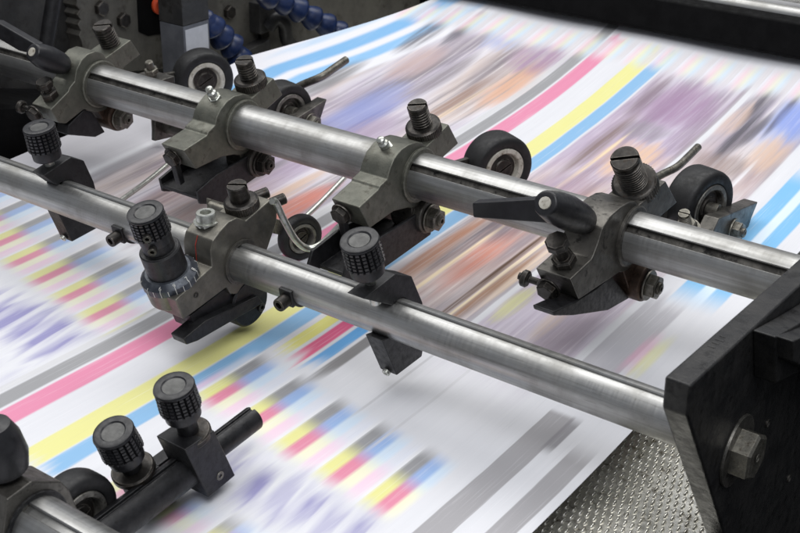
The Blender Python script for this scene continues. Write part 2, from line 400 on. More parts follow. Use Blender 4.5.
# lavender slanted marks
def marks(c, xa, xb, ya, yb, k, op):
    w = x*.9 + y*.16
    s_ = noise(vec(w*.9, y*.10), 1.0, 2, .5)
    area = ss(x, xa-.5, xa+.5)*ss(x, xb-.5, xb+.5, 1.0, 0.0)*span(ya, yb, .9)
    u_ = (w*.62 + noise(vec(x*.4, y*.08), 1.0, 1)*.8).fr()
    st = ss(u_, .10, .50)*ss(u_, .80, .92, 1.0, 0.0)
    return lay(c, area*(st*.6 + ss(s_, .42, .7)*.55), srgb(150, 147, 190), op)
c = marks(c, -44.5, -31.5, 39.2, 42.6, 1, .95)
c = marks(c, -76.0, -58.8, 42.6, 47.0, 1, 1.0)
c = marks(c, -74.0, -58.6, 36.5, 40.5, 1, .35)
# right side blocks
c = lay(c, band(-29.95, -28.3, .05)*span(36, 56.8, .25, y), srgb(160, 158, 161), .95)
c = lay(c, band(-28.5, -27.8, .06)*span(53.2, 56.6, .5, y), srgb(142, 140, 144), .9)
c = lay(c, band(-26.95, -25.6, .05)*span(36, 54, .9, y), srgb(162, 160, 163), .95)
c = lay(c, band(-39.3, -39.1, .05)*span(50.5, 60, 1.0), srgb(196, 196, 200), .8)
c = lay(c, band(-36.4, -36.2, .05)*span(48, 60, 1.0), srgb(206, 206, 210), .8)
c = lay(c, band(-31.0, -28.4, .10)*span(60, 72, 1.2), srgb(150, 146, 154), .55)
c = lay(c, band(-30.0, -26.6, .10)*span(74, 96, 1.8, y), srgb(118, 186, 232), .95)
c = lay(c, band(-28.6, -27.8, .12)*span(74, 96, 2.0), srgb(224, 236, 246), .9)
c = lay(c, band(-28.8, -27.9, .2)*span(63.5, 67.5, 1.2), srgb(240, 170, 200), .5)
c = lay(c, band(-28.0, -27.2, .2)*span(63.0, 67.5, 1.2), srgb(236, 232, 140), .5)
# ticks along the far edge of the print
tick = ramp((x*.36).fr(), [(0, srgb(226, 228, 236)), (.22, srgb(236, 206, 214)), (.42, srgb(228, 228, 206)), (.62, srgb(204, 222, 236)), (.82, srgb(214, 210, 214))], 'LINEAR')
c = lay(c, span(108.8, 112.8, 1.0, y + (noise(vec(x*.8, 0.0), 1.0, 1)-.5)*3), tick, .8)
c = mix(ss(noise(vec(x*6.0, y*.16), 1.0, 4, .7), .55, .8)*.18, c, srgb(150, 146, 156))
c = mix(ss(noise(vec(x*7.0, y*.12, 5.0), 1.0, 4, .7), .52, .78)*.30, c, srgb(246, 246, 250))
nt.links.new(c.k, b.inputs['Base Color'])
b.inputs['Roughness'].default_value = .38; b.inputs['Specular IOR Level'].default_value = .45
M_PAPER = m

# ------------------------------------------------------------------ sheet, bed, rails
mb = MB(); xsn = 10; NY = 170
XL, XR = -87.5, -25.0
def sheet_z(xx, yy): return pzs(yy) + .10*math.sin(xx*.33+yy*.11)*max(0, min(1, (yy-58)/20))
def pzs(yy):
    return sum(pz(yy+d)*w for d, w in ((-6, .1), (-3, .2), (0, .4), (3, .2), (6, .1)))
rows = []
for k in range(NY+1):
    yy = 18+(126-18)*k/NY
    xl = XL + max(0, yy-93)*.42
    rows.append([V((xl+(XR-xl)*i/60, yy, sheet_z(xl+(XR-xl)*i/60, yy))) for i in range(61)])
for sgn in (0, -.03):
    g = [[mb.bm.verts.new(p+V((0, 0, sgn))) for p in r] for r in rows]
    for a, c_ in zip(g, g[1:]):
        for i in range(60): mb.bm.faces.new((a[i], a[i+1], c_[i+1], c_[i]))
# keep object space = world space for the print layout
for v in mb.bm.verts: v.co = v.co*S
for f_ in mb.bm.faces: f_.smooth = True
me = bpy.data.meshes.new('printed_sheet'); mb.bm.to_mesh(me); mb.bm.free(); me.materials.append(M_PAPER)
o = bpy.data.objects.new('printed_sheet', me); COL.objects.link(o)
tag(o, 'glossy printed paper sheet with streaked pictures and pink, yellow and blue stripes', 'paper sheet')

# embossed steel bed under and beside the sheet
XPE = Xat(739, 52.3, 5.7) - 1.5
mb = MB()
mb.box(((-115+XPE)/2, 72, -3.1), (XPE+115, 150, .6))
bx0, bx1, by0, by1 = -28.5, XPE-.3, 37.0, 66.0
dx, dy = .44, .66
j = 0; yy = by0
while yy < by1:
    xx = bx0 + (dx/2 if j % 2 else 0)
    while xx < bx1:
        a, b_, h_ = .23, .15, .17
        cx_, cy_ = xx + random.uniform(-.02, .02), yy + random.uniform(-.02, .02)
        ring = [mb.bm.verts.new((cx_+.12*math.cos(t), cy_+.30*math.sin(t), -2.81)) for t in [k*math.pi/4 for k in range(8)]]
        ring2 = [mb.bm.verts.new((cx_+.08*math.cos(t), cy_+.21*math.sin(t), -2.81+h_*.8)) for t in [k*math.pi/4 for k in range(8)]]
        tp = mb.bm.verts.new((cx_, cy_, -2.81+h_))
        for k in range(8):
            l = (k+1) % 8; mb.bm.faces.new((ring[k], ring[l], ring2[l], ring2[k])); mb.bm.faces.new((ring2[k], ring2[l], tp))
        xx += dx
    yy += dy; j += 1
o = mb.build('steel_bed', M_CHROME, sharp=80)
tag(o, 'bright embossed steel bed plate beneath the right edge of the paper', 'bed plate', kind='structure')

AY, AZ, AR = 64.93, 8.85, 1.6
BY, BZ, BR = 52.3, 5.7, 1.26
def rod(name, label, y0, z0, r, segs, ax_ang, w=.42, dep=.28, group=None):
    """steel shaft: consecutive lengths, with or without a keyway milled in it"""
    mb = MB()
    t0 = math.radians(ax_ang)
    for xa, xb, key in segs:
        pts = []; n = 72
        if key:
            ch = .055; hw = math.asin((w/2+ch)/r)
            for i in range(n+1):
                t = t0 + hw + (2*math.pi-2*hw)*i/n
                pts.append((y0+r*math.cos(t), z0+r*math.sin(t)))
            c_, s_ = math.cos(t0), math.sin(t0); rt_ = math.cos(hw)*r
            for sg, rr in ((-1, rt_-ch), (-1, rt_-dep), (1, rt_-dep), (1, rt_-ch)):
                pts.append((y0+rr*c_ - sg*(w/2)*s_, z0+rr*s_ + sg*(w/2)*c_))
        else:
            for i in range(n): pts.append((y0+r*math.cos(2*math.pi*i/n), z0+r*math.sin(2*math.pi*i/n)))
        mb.prismX(pts, xa, xb)
    o = mb.build(name, M_STEEL, sharp=25)
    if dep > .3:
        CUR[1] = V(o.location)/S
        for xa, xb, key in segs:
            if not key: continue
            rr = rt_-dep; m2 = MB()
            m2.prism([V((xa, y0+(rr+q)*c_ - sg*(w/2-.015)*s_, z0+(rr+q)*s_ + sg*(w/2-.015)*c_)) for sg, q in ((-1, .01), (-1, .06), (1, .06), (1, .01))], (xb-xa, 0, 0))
            m2.build('shaded_keyway_floor', M_GRIME_SHADE, o)  # added dark strip: the groove's shade put into its colour, plus oily grime
    return tag(o, label, 'steel rod', group)
XA = {k: Xat(px, AY, AZ) for k, px in dict(a1=100, a2=243, a3=418.4, a4=631).items()}
XP = Xat(739, BY, BZ)                       # outer face of the side plate
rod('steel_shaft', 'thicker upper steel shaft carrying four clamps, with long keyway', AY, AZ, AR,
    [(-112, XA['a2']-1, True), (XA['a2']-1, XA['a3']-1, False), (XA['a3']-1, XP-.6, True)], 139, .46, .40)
rod('steel_shaft', 'thinner lower steel shaft holding two knob brackets and a dial clamp', BY, BZ, BR,
    [(-112, XP-.6, True)], 101, .30, .14)

# ------------------------------------------------------------------ parts shared by clamps
def threaded_screw(base, top, rs, rn, hn, root, nut=True, thread=True, mat=None, turn=.4, slot=True):
    ax = (top-base).normalized(); L = (top-base).length
    mb = MB(); mb.slotted(base-ax*.6, ax, rs, L+.6, .2, .34, .22, turn, thread)
    mb.build('threaded_screw', mat or M_SCREW, root)
    if nut:
        mb = MB(); n = 48
        mod = lambda t, h, k: 1.0 + (.022 if (int(round((t/(2*math.pi)*n*2-.5))) % 2) else -.012)*(1 if k in (2, 3) else 0)
        mb.lathe([(rs*.9, 0), (rn-.08, 0), (rn, .07), (rn, hn-.12), (rn-.12, hn-.02), (rn*.86, hn), (rs*.95, hn)], base, ax, n*2, mod, close=True)
        mb.build('knurled_nut', mat or M_SCREW, root, sharp=50)
def nipple(p, ax, root):
    mb = MB(); mb.hexhead(p, ax, .5, .32)
    mb.lathe([(.3, .3), (.34, .45), (.30, .56), (.36, .66), (.34, .78), (.20, .9), (.26, 1.0), (.30, 1.1), (.26, 1.24), (.14, 1.32), (0, 1.34)], p, ax, 24)
    mb.build('grease_nipple', M_ZINC, root)
def hexbolt(p, ax, r, h, root, name='hex_bolt', mat=None, washer=True, stud=0.0):
    mb = MB(); p = V(p); ax = V(ax).normalized()
    if washer: mb.lathe([(0, 0), (r*1.22, 0), (r*1.25, .05), (r*1.22, .12), (0, .12)], p, ax, 32)
    mb.hexhead(p+ax*(.12 if washer else 0), ax, r, h)
    if stud: mb.lathe([(0, 0), (r*.5, 0), (r*.5, stud), (r*.36, stud+.06), (r*.2, stud+.06), (r*.18, stud*.6), (0, stud*.6)], p+ax*h, ax, 20)
    return mb.build(name, mat or M_BOLT, root)
def wheel(c, R, w, root, rim=None, label=None, yaw=0):
    """rubber tyre round a rim; the face turned to +x stands at c"""
    x1 = V((math.cos(math.radians(yaw)), math.sin(math.radians(yaw)), 0)); c = V(c)
    mb = MB()
    pr = [(R*.66, -w), (R*.90, -w), (R*.97, -w+.14), (R, -w+.36), (R*1.005, -w/2), (R, -.36), (R*.97, -.12), (R*.90, 0), (R*.70, 0), (R*.66, -.1)]
    mb.lathe(pr, c, x1, 64, close=True)
    ty = mb.build('tyre', M_RUB, root, label=label, sharp=60)
    mb = MB()
    mb.lathe([(R*.655, -w+.1), (R*.655, -.02), (R*.64, .03), (R*.53, .03), (R*.50, -.05), (R*.48, -.5), (R*.22, -.55), (R*.22, -w+.1)], c, x1, 48, close=True)
    r = mb.build('rim', rim or M_RIM, ty)
    mb = MB()
    mb.slotted(c-x1*w, x1, R*.3, w-.16, .14, .2, .3, .5, False)
    mb.lathe([(R*.22, -.6), (R*.42, -.6), (R*.42, -.35), (R*.3, -.3), (R*.22, -.3)], c, x1, 32, close=True)
    mb.build('axle_screw', M_SCREW, ty)
    return ty

def yz(pts, X):
    return [(onX(px, py, X).y, onX(px, py, X).z) for px, py in pts]
def ringarc(cy, cz, r, a0, a1, n):
    return [(cy+r*math.cos(math.radians(a0+(a1-a0)*i/n)), cz+r*math.sin(math.radians(a0+(a1-a0)*i/n))) for i in range(n+1)]

def clamp_body(face, Xf, w, root, ro, mat, lower, toe_mat=None):
    """profile traced front foot -> over the ring -> rear arm, closed under the shaft"""
    up = yz(face['up'], Xf); back = yz(face['back'], Xf); fr = yz(face['front'], Xf)
    low = ringarc(AY, AZ, ro, lower[0], lower[1], 10)
    pts = fr + up + back + low + yz(face['under'], Xf)
    mb = MB(); mb.prismX(pts, Xf, Xf-w)
    return mb.build('clamp_body', mat, root, bevel=.09)

zz = lambda pts, ox, oy, s: [(ox+s*a, oy+s*b_) for a, b_ in pts]
def clampA(key, label, face, w, mat, nip, scr, wheelpx, R, footbolt, lever, handle=None, footscrew=None, rim=None, outer=None, nut=True, pad=None, yaw=-26):
    Xf = XA[key]; root = thing('shaft_clamp', label, 'clamp', (Xf-w/2, AY, AZ), 'clamps on the upper shaft')
    clamp_body(face, Xf, w, root, 2.35, mat, (-20, -118))
    mb = MB(); mb.lathe([(AR+.02, 0), (AR+.34, 0), (AR+.34, .16), (AR+.26, .22), (AR+.02, .22)], (Xf, AY, AZ), (1, 0, 0), 48, close=True)
    mb.build('collar', mat, root)
    mb = MB(); mb.lathe([(AR+.02, 0), (AR+.34, 0), (AR+.34, .22), (AR+.02, .22)], (Xf-w-.2, AY, AZ), (1, 0, 0), 48, close=True)
    mb.build('collar', mat, root)
    if nip:
        p = onX(*nip, Xf-w*.55); a = V((0, p.y-AY, p.z-AZ)).normalized(); nipple(p-a*.15, a, root)
    base, top = onX(*scr[0], Xf-w*.5), onX(*scr[1], Xf-w*.5)
    threaded_screw(base, top, scr[2], scr[3], scr[4], root, nut)
    # bolt on the front of the foot with its fork
    p = onX(*footbolt, Xf-w*.72)
    hexbolt(p, (0, -.9, -.35), .62, .42, root, 'foot_bolt', M_SCREW)
    if pad:
        mb = MB(); mb.cyl(p+V((-.6, .1, .1)), p+V((-2.0, -.15, .25)), .22, 16); mb.cyl(p+V((-1.3, -.15, .2)), p+V((-1.75, -.2, .25)), .52, 24, .1); mb.build('thumb_stud', M_SCREW, root)
    else: mb = MB(); mb.box(p+V((0, .25, -1.2)), (.5, .5, 2.2), (0, -.25, 1)); mb.build('fork', M_BLACK, root, bevel=.06)
    # boss below the ring and the pivot nut seen under the shaft
    q = onX(*lever['nut'], Xf+.6)
    mb = MB(); mb.cyl((Xf-w+.3, q.y, q.z+.1), (Xf+.55, q.y, q.z+.1), 1.25, 40, .1)
    mb.prismX([(q.y-1.25, q.z), (q.y+1.25, q.z), (AY+1.2, AZ-1.7), (AY-.6, AZ-1.9)], Xf-w+.5, Xf-.1)
    mb.build('pivot_boss', M_RUST if pad else M_CASTD, root, bevel=.08)
    hexbolt((Xf+.62, q.y, q.z), (1, 0, 0), .82, .62, root, 'pivot_nut', lever.get('nutmat', M_SCREW), stud=.25)
    # lever
    if lever.get('chan'):
        wall = yz(lever['wall'], Xf-.05)
        mb = MB(); mb.prismX(wall, Xf-.05, Xf+.2)
        Wc = lever['width']
        mb.prismX([(y_+.3 if i < 0 else y_, z_) for i, (y_, z_) in enumerate(wall)], Xf-Wc, Xf-Wc+.25)
        ys = [a for a, _ in wall]; zs = [b_ for _, b_ in wall]
        fb, bb = lever['floor']
        a0 = onX(*fb, Xf-.05); a1 = onX(*bb, Xf-.05)
        d = (a1-a0).normalized(); up_ = V((0, -d.z, d.y))
        mb.prism([a0, a1, a1+up_*.3, a0+up_*.3], (-Wc+.06, 0, 0))
        mb.build('lever_channel', M_BLACK, root, bevel=.07)
    if pad:
        poly = yz(pad, Xf-.1); mb = MB(); mb.prismX(poly, Xf-.1, Xf-1.5); mb.build('foot_pad', M_BLACK, root, bevel=.1)
    # wheel behind the shaft, arm forward to the boss
    wc = ground(*wheelpx, R)
    wheel(wc, R, 2.4, root, rim, None, yaw)
    mb = MB(); xa = wc.x-2.8
    pv = V((xa, q.y, q.z+.2)); ce = V((xa, wc.y, wc.z))
    d = (ce-pv).normalized(); nn = V((0, -d.z, d.y))
    mb.prism([pv-nn*.9-d*.5, pv+nn*.9-d*.5, ce+nn*.7+d*.8, ce-nn*.7+d*.8], (.45, 0, 0))
    xl, xr = sorted((xa, Xf-w*.5)); mb.cyl((xl-.3, pv.y+.8, pv.z), (xr+.3, pv.y+.8, pv.z), .55, 24)
    mb.cyl((xa-.3, wc.y, wc.z), (wc.x-1.6, wc.y, wc.z), .5, 24)
    mb.build('wheel_arm', M_CASTD, root, bevel=.06)
    if outer:
        X2 = wc.x+1.5
        mb = MB(); mb.prismX(yz(outer['face'], X2), X2, X2-1.15); mb.build('arm_bracket', outer['mat'], root, bevel=.08)
        p = onX(*outer['bolt'], X2); hexbolt(p, (1, 0, 0), .72, .6, root, 'bracket_bolt', M_BOLT, stud=.3)
        mb = MB(); mb.cyl((wc.x-.5, wc.y, wc.z), (X2-.9, wc.y, wc.z), .5, 24); mb.build('axle', M_BOLT, root)
    if handle:
        a, b2 = onX(*handle['a'], Xf-w*.5), onX(*handle['b'], Xf-w*.5)
        ax = b2-a; L = ax.length
        mb = MB(); r = handle['r']
        mb.lathe([(0, 0), (r*.50, 0), (r*.80, .18), (r*.97, L*.22), (r*1.06, L*.5), (r*.98, L*.75), (r*.74, L-.05), (r*.5, L), (0, L)], a, ax, 40)
        # flat grip growing out of the hub
        c1 = a.lerp(b2, .60); Y_ = c1.y
        t = [onY(px, py, Y_) for px, py in handle['bar']]
        mb.prism([p+V((0, -.35, 0)) for p in t], (0, .75, 0))
        mb.build('locking_handle', M_PLAST, root, bevel=.12, seg=3)
        mb = MB(); axn = ax.normalized()
        mb.lathe([(0, 0), (r*.37, 0), (r*.35, .07), (0, .09)], b2, axn, 28); mb.build('handle_cap', M_RIM, root)
        mb = MB(); mb.cyl(a-axn*.9, a+axn*.1, .42, 24); mb.build('handle_stud', M_SCREW, root)
    if footscrew:
        a, b2 = onX(*footscrew[0], Xf-w*.45), onX(*footscrew[1], Xf-w*.45); ax = (b2-a).normalized(); L = (b2-a).length
        mb = MB(); mb.hexhead(a, ax, .72, .6); mb.cyl(a+ax*.5, b2-ax*.4, .36, 20); mb.lathe([(0, 0), (.62, 0), (.7, .1), (.7, .5), (.6, .62), (0, .62)], b2-ax*.6, ax, 8)
        mb.build('adjusting_screw', M_SCREW, root)
    return root

# traced side faces (pixels of the photograph on the plane of each clamp's right face)
f3 = dict(front=zz([(178, 492), (140, 418)], 320, 90, .2814), up=zz([(209, 354), (214, 342), (240, 318), (250, 280), (265, 245), (290, 213), (318, 194), (345, 185), (365, 188), (380, 202), (398, 184)], 320, 90, .2814),
          back=zz([(458, 122), (493, 190), (440, 238)], 320, 90, .2814), under=zz([(262, 432)], 320, 90, .2814))
f2 = dict(front=zz([(165, 424), (120, 358)], 150, 50, .2814), up=zz([(203, 304), (208, 292), (232, 268), (238, 240), (252, 212), (275, 183), (300, 165), (330, 157), (352, 160), (362, 172), (376, 160)], 150, 50, .2814),
          back=zz([(440, 100), (473, 160), (415, 212)], 150, 50, .2814), under=zz([(252, 382)], 150, 50, .2814))
f1 = dict(front=zz([(235, 440), (208, 436), (180, 390)], 0, 0, .2814), up=zz([(243, 325), (248, 312), (266, 290), (272, 250), (290, 215), (312, 193), (340, 182), (368, 190), (376, 206)], 0, 0, .2814),
          back=zz([(465, 142), (500, 195), (440, 240)], 0, 0, .2814), under=zz([(300, 388)], 0, 0, .2814))
f4 = dict(front=zz([(205, 472), (180, 412)], 510, 140, .338), up=zz([(244, 352), (249, 340), (262, 305), (275, 262), (296, 228), (330, 198), (355, 183), (372, 181), (380, 196)], 510, 140, .338),
          back=zz([(462, 122), (495, 185), (440, 232)], 510, 140, .338), under=zz([(300, 408)], 510, 140, .338))
clampA('a3', 'grey cast clamp with grease nipple and black rubber wheel, third along the upper shaft', f3, 2.35, M_CAST,
       (386.5, 148), ((425, 133), (416.6, 104.6), .70, 1.22, .85), (505, 170), 2.65, (342, 213),
       dict(nut=(431, 218), nutmat=M_BOLT, chan=True, width=3.0, wall=[(421.5, 209), (432, 213), (428, 234), (386, 264), (362, 280), (340, 280), (345, 262), (372, 240)], floor=((352, 280), (420, 232))))
clampA('a2', 'grey cast clamp with bright nipple over a black channel lever, second along the upper shaft', f2, 2.35, M_CAST,
       (215, 98), ((252, 86), (243.7, 59.8), .70, 1.22, .85), (291, 112), 2.45, (173.5, 156.5),
       dict(nut=(262, 163), chan=True, width=3.9, wall=zz([(345, 372), (425, 378), (430, 400), (400, 430), (330, 478), (250, 545), (170, 545), (160, 500), (230, 440)], 150, 50, .2814), floor=((197, 200), (255, 165))),
       yaw=-14, rim=M_RIMD, outer=dict(face=zz([(282, 378), (465, 262), (425, 385), (395, 412), (330, 400)], 240, 50, .1875), bolt=(311, 123), mat=M_CASTD))
clampA('a1', 'shadowed grey clamp with black locking handle near the left end of the upper shaft', f1, 2.35, M_CAST,
       None, ((111, 45), (101.5, 25), .82, 1.2, .8), (207, 82), 2.75, (36, 113),
       dict(nut=(121, 118), nutmat=M_BOLT), nut=False,
       pad=zz([(245, 445), (240, 480), (340, 488), (375, 470), (330, 400), (300, 390)], 0, 0, .2814),
       handle=dict(a=(66, 66), b=(32, 52), r=.96, bar=[(-12, 19), (0, 21), (40, 44), (38, 54), (22, 50), (-12, 30)]), footscrew=((51, 97), (43, 81)))
clampA('a4', 'dark oily clamp with locking handle nearest the side plate on upper shaft', f4, 2.35, M_CASTD,
       None, ((637, 189), (624.3, 158), .90, 1.42, 1.0), (711, 209), 2.8, (549, 288),
       dict(nut=(648, 285), nutmat=M_BOLT), pad=zz([(255, 440), (190, 480), (128, 508), (132, 521), (190, 520), (290, 505), (355, 468), (300, 400)], 510, 140, .338),
       handle=dict(a=(586, 221), b=(545, 203), r=.98, bar=[(475, 201), (545, 197), (556, 222), (476, 216)]), footscrew=((565, 262), (556, 240)), yaw=-14, rim=M_RIMD,
       outer=dict(face=zz([(205, 325), (235, 262), (350, 213), (330, 262), (312, 318), (240, 335)], 640, 130, .3376), bolt=(733, 230), mat=M_CASTD))

# small screw with a nut beside clamp four's arm
root = thing('stud_with_nut', 'small threaded stud and nut between the last black wheel and upper shaft', 'stud', onX(688, 232, XA['a4']+2.0))
a = onX(688, 236, XA['a4']+2.0); b2 = onX(684, 213, XA['a4']+2.0); ax = (b2-a).normalized(); L = (b2-a).length
mb = MB(); mb.slotted(a, ax, .38, L, .1, .12, .15, 0, True); mb.cyl(a-ax*1.2, a, .34, 16); mb.build('stud', M_BOLT, root)
mb = MB(); mb.hexhead(a+ax*(L*.35), ax, .68, .5); mb.lathe([(0, 0), (.85, 0), (.85, .12), (0, .12)], a+ax*(L*.28), ax, 24); mb.build('nut', M_BOLT, root)

# ------------------------------------------------------------------ dial clamp on the lower shaft
XB = Xat(241, BY, BZ); wB = 2.4
root = thing('dial_clamp', 'clamp with graduated dial, ribbed black knob and slotted screw on the lower shaft', 'clamp', (XB-wB/2, BY, BZ))
pts = yz([(184, 319.6), (175.6, 300.4), (212, 267), (210.8, 250.8), (213, 241), (220, 231.6), (229, 222), (237, 218), (243, 219.5), (246, 221), (271, 199.5), (277.5, 206), (277, 221.5), (268.7, 246)], XB)
pts += ringarc(BY, BZ, 2.2, -25, -120, 8) + yz([(226.8, 287.6)], XB)
mb = MB(); mb.prismX(pts, XB, XB-wB); body = mb.build('clamp_body', M_TOP, root, bevel=.09)
mb = MB(); mb.lathe([(BR+.02, 0), (BR+.26, 0), (BR+.26, .14), (BR+.02, .14)], (XB, BY, BZ), (1, 0, 0), 48, close=True); mb.build('collar', M_CASTD, root)
# red scribed line on the front of the ring
p = onX(198.0, 262, XB-wB*.55); q = onX(201, 237, XB-wB*.55)
d = (q-p).normalized(); nrm = V((0, -d.z, d.y)); nrm = -nrm if nrm.y > 0 else nrm
e = yz([(212, 267), (210.8, 250.8), (213, 241)], XB)
mb = MB()
for (ya, za), (yb, zb) in zip(e, e[1:]):
    A_ = V((0, ya, za)); B_ = V((0, yb, zb)); dd = (B_-A_).normalized(); nn = V((0, -dd.z, dd.y))
    if nn.y > 0: nn = -nn
    mb.prism([V((XB-1.35, 0, 0))+A_-nn*.05, V((XB-1.29, 0, 0))+A_-nn*.05, V((XB-1.29, 0, 0))+B_-nn*.05, V((XB-1.35, 0, 0))+B_-nn*.05], nn*.07)
mb.build('scribed_line', M_RED, root)
# socket cap screw and slotted screw
a = onX(206.5, 222, XB-wB*.62); b2 = onX(205.4, 211, XB-wB*.62); ax = (b2-a).normalized()
mb = MB(); mb.socket(a-ax*.2, ax, .64, (b2-a).length+.12, .36); mb.lathe([(.5, 0), (.82, 0), (.82, .1), (.5, .1)], a+ax*.02, ax, 32, close=True); mb.build('cap_screw', M_ZINC, root)
threaded_screw(onX(243, 209, XB-wB*.5), onX(236.3, 184.5, XB-wB*.5), .66, 1.12, .8, root, thread=False)
# knob, sleeve and dial share one axis
Xk = XB-wB*.75
ka, kb = onX(169, 273, Xk), onX(144.5, 211, Xk); kax = (kb-ka).normalized(); KL = (kb-ka).length
mb = MB(); mb.knurl(kb-kax*2.35, kax, 1.18, 2.35, 20, 6); kn = mb.build('ribbed_knob', M_PLAST, root, sharp=25)
mb = MB(); mb.lathe([(0, 0), (.64, 0), (.62, .05), (0, .02)], kb-kax*.13, kax, 32); mb.build('knob_cap', M_CAP, kn)
mb = MB(); mb.lathe([(0, 0), (1.24, 0), (1.28, .06), (1.28, KL-3.0), (1.2, KL-2.9), (1.0, KL-2.9), (.98, KL-2.2), (0, KL-2.2)], ka, kax, 48)
for an in (3.9, 4.6):
    pass
sl = mb.build('sleeve', M_BLACK, root)
Mk = frame(kax)
RD = 1.82; DH = .34
mb = MB(); mb.lathe([(0, -.44), (RD, -.44), (RD, 0), (RD-.03, .03), (1.45, DH), (0, DH)], ka, kax, 72); dial = mb.build('dial', M_DIAL, root)
mb = MB(); mb.lathe([(0, -1.75), (RD-.25, -1.75), (RD-.1, -1.6), (RD-.06, -.45), (0, -.45)], ka, kax, 56); mb.build('dial_seat', M_TOP, root)
mb = MB()
# ticks on the rim
def on_dial(px, py):        # angle on the dial of a traced pixel
    p = onX(px, py, Xk); return p
cdir = (CAM-ka).normalized(); loc = Mk.inverted() @ cdir; tc = math.atan2(loc.y, loc.x)
for i in range(-9, 10):
    t = tc + i*math.radians(15.5)
    c1 = V((math.cos(t), math.sin(t), 0)); tn = V((-math.sin(t), math.cos(t), 0))
    a = ka + Mk @ (c1*(RD+.005) + V((0, 0, -.42))); b2 = ka + Mk @ (c1*(RD+.005) + V((0, 0, -.0)))
    T = Mk @ tn*.02; O = Mk @ c1*.02
    mb.prism([a-T, a+T, b2+T, b2-T], O)
    if i % 2 == 0:
        a = b2; b2 = ka + Mk @ (c1*(RD-.10)+V((0, 0, .10)))
        mb.prism([a-T, a+T, b2+T, b2-T], O)
mb.build('tick_marks', M_WHITE, dial)
sl_n = V((0, 0, 1))
for k, ch in ((4, '8'), (2, '7'), (0, '9'), (-2, '6')):
    t = tc + math.radians(15.5)*k
    cu = bpy.data.curves.new('digit', 'FONT'); cu.body = ch; cu.size = .37*S; cu.extrude = .01*S; cu.align_x = 'CENTER'
    tmp = bpy.data.objects.new('tmp', cu); COL.objects.link(tmp)
    bpy.context.view_layer.update()
    dg = bpy.context.evaluated_depsgraph_get(); me = bpy.data.meshes.new_from_object(tmp.evaluated_get(dg)); bpy.data.objects.remove(tmp)
    c1 = V((math.cos(t), math.sin(t), 0)); tn = V((-math.sin(t), math.cos(t), 0))
    sl_ = V((0, 0, .31)) - c1*.34; sl_.normalize()             # up the cone
    nrm = tn.cross(sl_)
    pos = ka + Mk @ (c1*(RD-.08) + V((0, 0, .10)) + nrm*.02)
    R_ = Matrix((Mk @ tn, Mk @ sl_, Mk @ nrm)).transposed()
    me.transform(R_.to_4x4()); me.transform(Matrix.Translation((pos-CUR[1])*S)); me.materials.append(M_WHITE)
    o = bpy.data.objects.new('digit', me); COL.objects.link(o); o.parent = dial; o['label'] = 'white engraved digit %s on the dial' % ch
mb = MB(); q = onX(196, 295, XB); mb.socket(q-V((.35, 0, 0)), (1, 0, 0), .2, .4, .11, 20); mb.build('grub_screw', M_SCREW, root)
# small set screws on the sleeve
for px, py in ((145, 249), (150, 262)):
    q = onX(px, py, Xk+1.25) ; rr = Mk.inverted() @ (q-ka)
    cc = V((rr.x, rr.y, 0)).normalized(); a = ka + Mk @ (cc*1.02 + V((0, 0, rr.z)))
    mb = MB(); mb.socket(a, Mk @ cc, .27, .3, .14, 20); mb.build('set_screw', M_SCREW, sl)
# shoe riding just above the paper, lower block
mb = MB(); mb.prismX(yz([(190, 316), (228, 286), (252, 290), (246, 312), (206, 333), (196, 330)], XB-.25), XB-.25, XB-wB+.3); mb.build('lower_block', M_BLACK, root, bevel=.07)
sh = yz([(187, 345), (198, 341), (264, 303), (258, 296), (206, 321), (184, 339)], XB+.35)
mb = MB(); mb.prismX(sh, XB+.35, XB-.85); mb.build('shoe', M_BLACK, root, bevel=.08)
q = onX(255, 304, XB+.4)
mb = MB(); mb.cyl((XB-1.9, q.y, q.z), (XB+.05, q.y, q.z), 1.7, 48, .12); mb.build('lower_roller', M_BLACK, root)
mb = MB(); mb.socket((XB+.0, q.y+.9, q.z-.7), (1, 0, 0), .30, .2, .16); mb.build('roller_screw', M_SCREW, root)
# studs at the back of the arm
for px, py, off in ((281, 198, .9), (264, 192, 2.2)):
    a = onX(px, py, XB-off); mb = MB(); mb.cyl(a-V((.2, .8, .2)), a+V((.3, .1, .05)), .38, 24, .06); mb.build('rear_stud', M_SCREW, root)
# small wheel behind, bent wire spring, straight wire
wc = ground(303, 239, 1.75)
wheel(wc, 1.75, .9, root, M_RIMD, yaw=-18)
mb = MB(); pa = onX(270, 226, XB+.6)
mb.prism([V((wc.x-1.3, pa.y, pa.z+.5)), V((wc.x-1.3, wc.y+.6, wc.z+.6)), V((wc.x-1.3, wc.y+.6, wc.z-.5)), V((wc.x-1.3, pa.y, pa.z-1.0))], (.4, 0, 0))
mb.cyl((XB-1.5, pa.y, pa.z), (wc.x-.9, pa.y, pa.z), .4, 20); mb.cyl((wc.x-1.4, wc.y, wc.z), (wc.x-.4, wc.y, wc.z), .35, 20)
mb.build('wheel_arm', M_BOLT, root, bevel=.05)
Xw = XB+.5
mb = MB(); mb.tube([onX(272, 201, Xw), onX(276, 203, Xw), onX(284, 220, Xw), onX(295, 239, Xw), onX(306, 248, Xw), onX(318, 246, Xw+.5), onX(330, 236, Xw+1.0), onX(341, 225, Xw+1.5), onX(352, 215, Xw+2.0)], .235); mb.build('wire_spring', M_ZINC, root)

